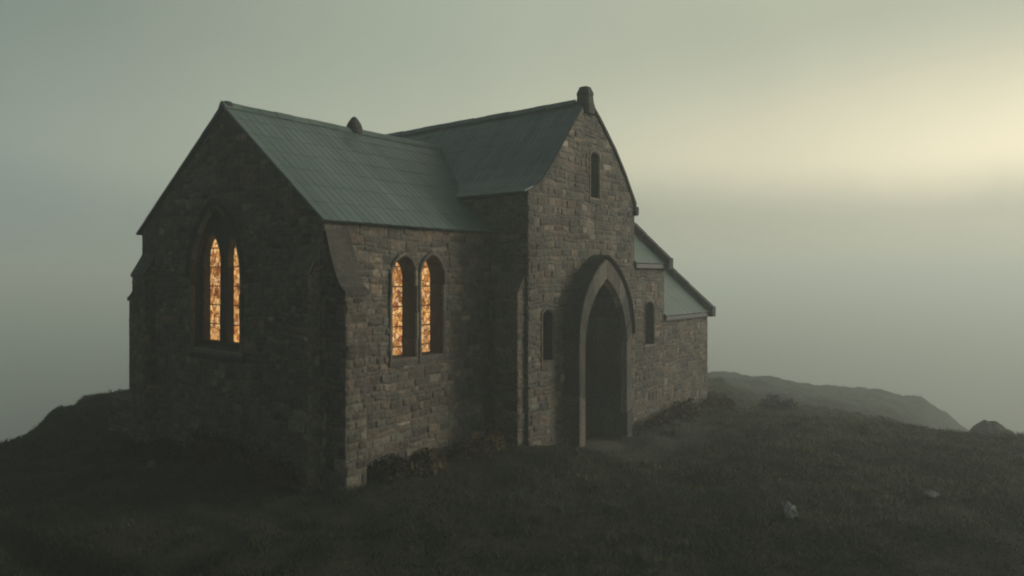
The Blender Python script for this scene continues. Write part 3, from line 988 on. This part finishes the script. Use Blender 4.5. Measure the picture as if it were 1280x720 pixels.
def pilaster_x(xw, proj, y0, y1, zt, zl, seed):
    """projects towards -x from wall plane xw"""
    f = curve_top(proj, zt, zl)
    mb = MB(); xo = xw - proj
    wall(mb, (xo, 0, 0), Y, (-1, 0, 0), y0, y1, ZB, zl, seed, relief=0.026)
    ftop = lambda x: f(xw - np.asarray(x))
    wall(mb, (0, y0, 0), X, (0, -1, 0), xo, xw, ZB, ftop, seed + 1, relief=0.03)
    wall(mb, (0, y1, 0), X, (0, 1, 0), xo, xw, ZB, ftop, seed + 2, relief=0.03)
    b = mb.build('pilaster', M['rubble'], chapel)
    mb = MB()
    mb.hexa([(xo - 0.03, y0 - 0.03, zl - 0.03), (xw, y0 - 0.03, zt - 0.03), (xw, y1 + 0.03, zt - 0.03), (xo - 0.03, y1 + 0.03, zl - 0.03),
             (xo - 0.03, y0 - 0.03, zl + 0.04), (xw, y0 - 0.03, zt + 0.05), (xw, y1 + 0.03, zt + 0.05), (xo - 0.03, y1 + 0.03, zl + 0.04)], (0.5, 0.5, 0, 1))
    mb.build('weathering', M['rubble'], b, bevel=0.01)
    return b


pilaster_x(NX0, 0.26, 10.76, 11.35, 4.5, 4.0, 321)
pilaster_x(NX0, 0.26, 17.1, 17.74, 4.5, 4.0, 331)
pilaster_x(TX0, 0.27, 9.66, 10.3, 4.0, 3.6, 341)


# ------------------------------------------------------------------ vegetation
def blades(mb_list, pos, h, w, lean, rng, tint):
    """vectorised grass blades: two-segment tapered strips. arrays of equal length"""
    n = len(pos)
    a = rng.uniform(0, 2 * math.pi, n); la = rng.uniform(0, 2 * math.pi, n)
    dx = np.cos(a) * w / 2; dy = np.sin(a) * w / 2
    lx = np.cos(la) * lean * h; ly = np.sin(la) * lean * h
    z = np.zeros(n)
    P0 = pos + np.stack([-dx, -dy, z - 0.02], 1); P1 = pos + np.stack([dx, dy, z - 0.02], 1)
    M0 = pos + np.stack([lx * 0.35 - dx * 0.7, ly * 0.35 - dy * 0.7, h * 0.55], 1); M1 = pos + np.stack([lx * 0.35 + dx * 0.7, ly * 0.35 + dy * 0.7, h * 0.55], 1)
    T = pos + np.stack([lx, ly, h * (1 - 0.25 * lean)], 1)
    V = np.stack([P0, P1, M1, M0, T], 1).reshape(-1, 3)
    b = np.arange(n)[:, None] * 5
    Q = (b + np.array([[0, 1, 2, 3]])); T3 = (b + np.array([[3, 2, 4]]))
    C = np.repeat(np.stack([tint, tint, tint * 0, tint * 0 + 1], 1), 5, 0)
    return V, Q, T3, C


def fast_mesh(name, V, Q, T3, C, mat):
    me = D.meshes.new(name)
    nq, nt_ = len(Q), len(T3)
    me.vertices.add(len(V)); me.vertices.foreach_set('co', V.astype(np.float32).ravel())
    li = np.concatenate([Q.ravel(), T3.ravel()]).astype(np.int32)
    me.loops.add(len(li)); me.loops.foreach_set('vertex_index', li)
    me.polygons.add(nq + nt_)
    st = np.concatenate([np.arange(nq) * 4, nq * 4 + np.arange(nt_) * 3]).astype(np.int32)
    me.polygons.foreach_set('loop_start', st)
    me.update(calc_edges=True); me.validate()
    at_ = me.attributes.new('tint', 'FLOAT_COLOR', 'POINT')
    at_.data.foreach_set('color', C.astype(np.float32).ravel())
    me.materials.append(mat)
    o = D.objects.new(name, me); COL.objects.link(o)
    return o


def in_building(x, y):
    b = (x > NX0 - 0.02) & (x < NX1) & (y > NY0 - 0.02) & (y < NY1)
    b |= (x > TX0) & (x < AX1) & (y > TY0 - 0.02) & (y < TY1)
    b |= (x > AX1 - 0.1) & (x < BX1) & (y > BY0) & (y < BY1)
    b |= (x > 14.0) & (x < 16.8) & (y > TY0 - 0.95) & (y < TY0 + 1)
    return b


rng = np.random.default_rng(5)
N_T = 95000
ang = rng.uniform(-0.83, 0.83, N_T)
rad = np.exp(rng.uniform(math.log(6.0), math.log(92), N_T))
phi = YAW - ang
tx, ty = np.cos(phi) * rad, np.sin(phi) * rad
dens = 0.5 + fbm(tx * 0.5, ty * 0.5, 77, 3)
keep = ~in_building(tx, ty) & (rng.uniform(0, 1, N_T) < np.clip(0.25 + dens, 0.1, 1))
path = np.exp(-(((ty - 8.0 + 0.1 * (tx - 15)) / 1.3) ** 2)) * sstep(13.0, 14.5, tx) * (1 - sstep(18, 22, tx))
keep &= rng.uniform(0, 1, N_T) > path * 0.85
tx, ty, rad = tx[keep], ty[keep], rad[keep]
nt_ = len(tx)
per = 9
px_ = np.repeat(tx, per) + rng.normal(0, 0.07, nt_ * per) * (1 + np.repeat(rad, per) / 25)
py_ = np.repeat(ty, per) + rng.normal(0, 0.07, nt_ * per) * (1 + np.repeat(rad, per) / 25)
pos = np.stack([px_, py_, ground_z(px_, py_)], 1)
rr = np.repeat(rad, per)
th = np.repeat(np.clip(rng.gamma(3.0, 0.021, nt_), 0.02, 0.2), per)
patch = np.repeat(fbm(tx * 0.4, ty * 0.4, 55, 4), per)
h = th * rng.uniform(0.6, 1.2, len(rr)) * (1.0 + 0.6 * np.clip(patch, -0.6, 1))
h = h * np.clip(rr / 15, 0.55, 1.0)
w = 0.006 + 0.0006 * rr
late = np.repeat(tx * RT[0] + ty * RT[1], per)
tint = np.clip(0.08 + 0.43 * sstep(-4, 5, late) + 0.3 * sstep(3, 11, late) + (0.25 + 0.35 * sstep(-4, 4, late)) * patch + rng.normal(0, 0.14, len(rr)) + np.repeat(rng.normal(0, 0.1, nt_), per), 0, 1)  # sideways light put into the tint: shaded blades left, lit blades right
lean = rng.uniform(0.4, 1.3, len(rr))
# coarser tussocks scattered through the turf
n_k = 420
ka = rng.uniform(-0.8, 0.8, n_k); kr = np.exp(rng.uniform(math.log(8), math.log(40), n_k))
kx, ky = np.cos(YAW - ka) * kr, np.sin(YAW - ka) * kr
ok = ~in_building(kx, ky) & (fbm(kx * 0.3, ky * 0.3, 91, 3) > -0.05)
kx, ky, kr = kx[ok], ky[ok], kr[ok]; pb = 70
qx = np.repeat(kx, pb) + rng.normal(0, 0.09, len(kx) * pb); qy = np.repeat(ky, pb) + rng.normal(0, 0.09, len(kx) * pb)
kh = np.repeat(rng.uniform(0.1, 0.26, len(kx)), pb) * rng.uniform(0.5, 1.1, len(qx))
kt = np.clip(np.repeat(0.2 + 0.3 * sstep(-4, 6, kx * RT[0] + ky * RT[1]) + 0.2 * sstep(3, 11, kx * RT[0] + ky * RT[1]) + rng.normal(0, 0.12, len(kx)), pb) + rng.normal(0, 0.12, len(qx)), 0, 1)  # tussocks carry the same painted shade at left and light at right
pos = np.concatenate([pos, np.stack([qx, qy, ground_z(qx, qy)], 1)]); h = np.concatenate([h, kh])
w = np.concatenate([w, 0.007 + 0.0004 * np.repeat(kr, pb)]); lean = np.concatenate([lean, rng.uniform(0.5, 1.5, len(qx))]); tint = np.concatenate([tint, kt])
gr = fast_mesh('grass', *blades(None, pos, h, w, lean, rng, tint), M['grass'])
tag(gr, 'rough dark moor grass covering the hilltop', 'grass', kind='stuff')


def bush(name, x, y, rx, ry, h, n, mat, seed, label, cat, group, leaf=0.05):
    """low shrub: woody stems and many small leaves through an uneven mound"""
    rng = np.random.default_rng(seed)
    root = D.objects.new(name, None); COL.objects.link(root)
    z0 = float(ground_z(x, y)); root.location = (x, y, z0)
    tag(root, label, cat, group)
    V = []; Fq = []; C = []
    sub = [(rng.normal(0, 0.45) * rx, rng.normal(0, 0.45) * ry, rng.uniform(0.55, 1.0)) for _ in range(9)]
    P = np.zeros((n, 3))
    for i in range(n):
        cx, cy, s = sub[rng.integers(9)]
        d = rng.normal(0, 1, 3); d /= np.linalg.norm(d); q = rng.uniform(0.3, 1.0) ** 0.5
        P[i] = (cx + d[0] * rx * 0.55 * q * s, cy + d[1] * ry * 0.55 * q * s, abs(d[2]) * h * q * s)
    for i in range(n):
        u = rng.normal(0, 1, 3); u /= np.linalg.norm(u); v = np.cross(u, rng.normal(0, 1, 3)); v /= np.linalg.norm(v)
        l = leaf * rng.uniform(0.6, 1.4); ww = l * 0.35
        p = P[i]; V += [p - u * l, p + v * ww, p + u * l, p - v * ww]
        t = np.clip(rng.normal(0.5, 0.22), 0, 1); C += [(t, t, 0, 1)] * 4
        Fq.append((4 * i, 4 * i + 1, 4 * i + 2, 4 * i + 3))
    mb = MB(); mb.add(np.array(V) + np.array([x, y, z0]), Fq, np.array(C))
    mb.build('foliage', mat, root)
    mb = MB()
    for i in range(14):
        q = P[rng.integers(n)] * 0.85
        b0 = np.array([x + q[0] * 0.2, y + q[1] * 0.2, z0 - 0.05]); b1 = np.array([x, y, z0]) + q
        r_ = 0.008
        mb.hexa([b0 + (-r_, -r_, 0), b0 + (r_, -r_, 0), b0 + (r_, r_, 0), b0 + (-r_, r_, 0), b1 + (-.003, -.003, 0), b1 + (.003, -.003, 0), b1 + (.003, .003, 0), b1 + (-.003, .003, 0)], (0.2, 0.2, 0, 1))
    mb.build('stem', mat, root)
    return root


GH = 'dark heather along the foot of the near gable'
for i, (x, y, rx, ry, h, n, lab) in enumerate([
    (7.35, 11.85, 0.5, 0.75, 0.62, 1700, 'low dark heather bush under the gable wall, nearest the chapel corner'),
    (7.3, 13.2, 0.5, 0.85, 0.55, 1700, 'wide dark heather bush directly below the twin-light gable window'),
    (7.3, 14.7, 0.5, 0.8, 0.46, 1400, 'dark heather bush under the left half of the gable wall'),
    (7.3, 16.2, 0.5, 0.8, 0.4, 1200, 'small dark heather bush beside the left corner pilaster of the gable')]):
    bush('heather_bush', x, y, rx, ry, h, n, M['heather'], 400 + i, lab, 'shrub', GH)
GB = 'bracken along the chapel side walls'
for i, (x, y, rx, ry, h, n, lab) in enumerate([
    (9.15, 10.2, 0.55, 0.36, 0.42, 1100, 'darkest bracken clump, beside the foot of the curved corner buttress'),
    (10.25, 10.2, 0.75, 0.38, 0.4, 1400, 'brown bracken clump on the ground below the pair of lit side lancets'),
    (11.5, 10.15, 0.7, 0.4, 0.42, 1300, 'tall brown bracken clump by the shaded inner corner of nave and porch'),
    (18.2, 9.1, 0.6, 0.35, 0.3, 700, 'rusty bracken clump beneath the slit window right of the doorway'),
    (19.9, 9.1, 0.8, 0.4, 0.4, 1000, 'rusty bracken clump where the two lower wings meet'),
    (22.2, 9.0, 0.9, 0.5, 0.42, 1000, 'rusty bracken clump at the far right corner of the end wing')]):
    bush('bracken_clump', x, y, rx, ry, h, n, M['heather' if i == 0 else 'bracken'], 430 + i, lab, 'plant', GB, 0.07)
p = at(975, 27); bush('gorse_bush', p[0], p[1], 0.9, 0.6, 0.6, 900, M['heather'], 460, 'small dark bush alone on the misty slope right of the chapel', 'shrub', None, 0.07)


# ------------------------------------------------------------------ rocks
def rock(name, x, y, sx, sy, sz, mat, seed, label, cat='rock', sink=0.25, group=None, amp=0.45):
    bm = bmesh.new(); bmesh.ops.create_icosphere(bm, subdivisions=4, radius=1.0)
    off = Vector((seed * 3.1, seed * 2.1, seed * 0.9))
    for v in bm.verts:
        n = mnoise.fractal(v.co * 1.3 + off, 1.0, 2.0, 4)
        c = mnoise.cell(v.co * 1.6 + off)
        v.co *= 1 + amp * n * 0.6 + 0.12 * (c - 0.5)
        v.co = Vector((v.co.x * sx, v.co.y * sy, v.co.z * sz))
    me = D.meshes.new(name); bm.to_mesh(me); bm.free(); me.materials.append(mat)
    o = D.objects.new(name, me); COL.objects.link(o)
    o.location = (x, y, float(ground_z(x, y)) + sz * (1 - 2 * sink)); o.rotation_euler.z = seed
    return tag(o, label, cat, group)


p = at(988, 11.55); rock('rock', p[0], p[1], 0.11, 0.08, 0.12, M['pale_rock'], 1, 'pale jagged stone lying in the dark grass of the right foreground', sink=0.12, amp=1.1)
p = at(983, 11.75); rock('rock', p[0], p[1], 0.08, 0.06, 0.05, M['grey_rock'], 2, 'small grey stone just behind the pale jagged stone', sink=0.1)
p = at(1162, 12.6); rock('rock', p[0], p[1], 0.17, 0.12, 0.07, M['grey_rock'], 3, 'flat bluish grey stone in the grass near the right edge', sink=0.2)
p = at(190, 14.2); rock('rock', p[0], p[1], 0.1, 0.08, 0.07, M['grey_rock'], 4, 'small dull stone in the dark at the left foot of the gable', sink=0.2)
p = at(1241, 30.0); o = rock('rock_outcrop', p[0], p[1], 1.0, 0.9, 1.4, M['turf_rock'], 8, 'rounded dark outcrop at the misty cliff edge on the far right', 'outcrop', sink=0.3, amp=0.2)
o.location.z = -3.42

# ------------------------------------------------------------------ haze
HAZE = 0.0056
m = D.materials.new('mist'); m.use_nodes = True
nt = m.node_tree; nt.nodes.clear()
out = node(nt, 'ShaderNodeOutputMaterial'); pv = node(nt, 'ShaderNodeVolumePrincipled')
pv.inputs['Color'].default_value = (0.92, 0.985, 0.935, 1); pv.inputs['Density'].default_value = HAZE
pv.inputs['Anisotropy'].default_value = 0.22
nt.links.new(pv.outputs[0], out.inputs['Volume'])
mb = MB(); mb.box((-902, -902, SEA_Z - 5.6), (902, 902, 9.6))
hz = mb.build('haze', m); tag(hz, kind='stuff'); hz['label'] = 'pale sea mist filling the air around the hilltop'; hz['category'] = 'mist'

# ------------------------------------------------------------------ light
SUN_AZ = R(-40); SUN_EL = R(16)
sd = Vector((math.cos(SUN_AZ) * math.cos(SUN_EL), math.sin(SUN_AZ) * math.cos(SUN_EL), math.sin(SUN_EL)))
ld = D.lights.new('sun', 'SUN'); ld.energy = 1.75; ld.angle = R(22); ld.color = (1.0, 0.935, 0.82)
so = D.objects.new('sun', ld); COL.objects.link(so); so.rotation_euler = (-sd).to_track_quat('-Z', 'Y').to_euler(); so.location = sd * 60

w = D.worlds.new('World'); SC.world = w; w.use_nodes = True
nt = w.node_tree; nt.nodes.clear(); L = nt.links
out = node(nt, 'ShaderNodeOutputWorld')
sky = node(nt, 'ShaderNodeTexSky', sky_type='NISHITA'); sky.sun_disc = False
sky.sun_elevation = SUN_EL; sky.sun_rotation = math.pi / 2 - SUN_AZ; sky.dust_density = 4.0; sky.air_density = 1.0
bg1 = node(nt, 'ShaderNodeBackground'); bg1.inputs[1].default_value = 0.05
L.new(sky.outputs[0], bg1.inputs[0])
# overcast veil: direction only
tc = node(nt, 'ShaderNodeTexCoord'); nrm = node(nt, 'ShaderNodeVectorMath', operation='NORMALIZE'); L.new(tc.outputs['Generated'], nrm.inputs[0])
sx = node(nt, 'ShaderNodeSeparateXYZ'); L.new(nrm.outputs[0], sx.inputs[0])
fl = node(nt, 'ShaderNodeVectorMath', operation='MULTIPLY'); L.new(nrm.outputs[0], fl.inputs[0]); fl.inputs[1].default_value = (1, 1, 0)
fn = node(nt, 'ShaderNodeVectorMath', operation='NORMALIZE'); L.new(fl.outputs[0], fn.inputs[0])
GLOW_AZ = R(-12)
dt = node(nt, 'ShaderNodeVectorMath', operation='DOT_PRODUCT'); L.new(fn.outputs[0], dt.inputs[0]); dt.inputs[1].default_value = (math.cos(GLOW_AZ), math.sin(GLOW_AZ), 0)
az = maprange(nt, dt.outputs['Value'], -1, 1, 0, 1, False)
# dot for the view: left edge ~ -0.1 -> az .45, middle ~ .63 -> .82, right edge ~ .97 -> .98
low = ramp(nt, [(0.0, (0.012, 0.022, 0.028)), (0.3, (0.045, 0.067, 0.07)), (0.5, (0.215, 0.25, 0.212)), (0.58, (0.258, 0.288, 0.238)), (0.82, (0.43, 0.445, 0.33)), (0.93, (0.62, 0.575, 0.41)), (1.0, (0.86, 0.77, 0.55))], az).outputs[0]
high = ramp(nt, [(0.0, (0.012, 0.022, 0.028)), (0.3, (0.038, 0.057, 0.06)), (0.5, (0.16, 0.196, 0.165)), (0.58, (0.195, 0.23, 0.188)), (0.82, (0.345, 0.37, 0.285)), (1.0, (0.38, 0.395, 0.295))], az).outputs[0]
bank = ramp(nt, [(0.0, (0.012, 0.022, 0.028)), (0.3, (0.045, 0.067, 0.07)), (0.5, (0.19, 0.23, 0.208)), (0.82, (0.275, 0.295, 0.23)), (0.93, (0.385, 0.385, 0.295)), (1.0, (0.47, 0.46, 0.35))], az).outputs[0]
zen = (0.068, 0.09, 0.093, 1)
ef = maprange(nt, sx.outputs[2], 0.125, 0.33)
c = mixc(nt, low, high, ef)
zf = maprange(nt, sx.outputs[2], 0.4, 0.85)
c = mixc(nt, c, zen, zf)
cn = noise_n(nt, 3.0, 5, 0.55, nrm.outputs[0])
off = node(nt, 'ShaderNodeMath', operation='MULTIPLY_ADD'); L.new(cn.outputs[0], off.inputs[0]); off.inputs[1].default_value = 0.07; L.new(sx.outputs[2], off.inputs[2])
bf = maprange(nt, off.outputs[0], 0.193, 0.105)
c = mixc(nt, c, bank, bf)
cn2 = noise_n(nt, 2.2, 6, 0.6, nrm.outputs[0])
cv = ramp(nt, [(0.3, (0.93, 0.94, 0.95)), (0.7, (1.06, 1.05, 1.03))], cn2.outputs[0]).outputs[0]
c = mixc(nt, c, cv, 0.7, 'MULTIPLY')
bg2 = node(nt, 'ShaderNodeBackground'); bg2.inputs[1].default_value = 1.0; L.new(c, bg2.inputs[0])
mx = node(nt, 'ShaderNodeMixShader'); mx.inputs[0].default_value = 0.88
L.new(bg1.outputs[0], mx.inputs[1]); L.new(bg2.outputs[0], mx.inputs[2]); L.new(mx.outputs[0], out.inputs['Surface'])

# ------------------------------------------------------------------ camera
cd = D.cameras.new('camera'); cam = D.objects.new('camera', cd); COL.objects.link(cam)
cd.sensor_width = 36.0; cd.lens = 36.0 * FOC / 1280.0
cd.shift_y = -15.0 / 1280.0
cd.clip_start = 0.1; cd.clip_end = 3000
cam.location = (0, 0, CAM_Z); cam.rotation_euler = (R(90), 0, YAW - R(90))
SC.camera = cam

SC.view_settings.view_transform = 'Standard'; SC.view_settings.look = 'None'
SC.view_settings.exposure = 0.45; SC.view_settings.gamma = 1.0; SC.view_settings.use_curve_mapping = False
SC.cycles.volume_bounces = 4; SC.cycles.max_bounces = 7; SC.cycles.diffuse_bounces = 3; SC.cycles.glossy_bounces = 2
SC.cycles.filter_width = 2.0
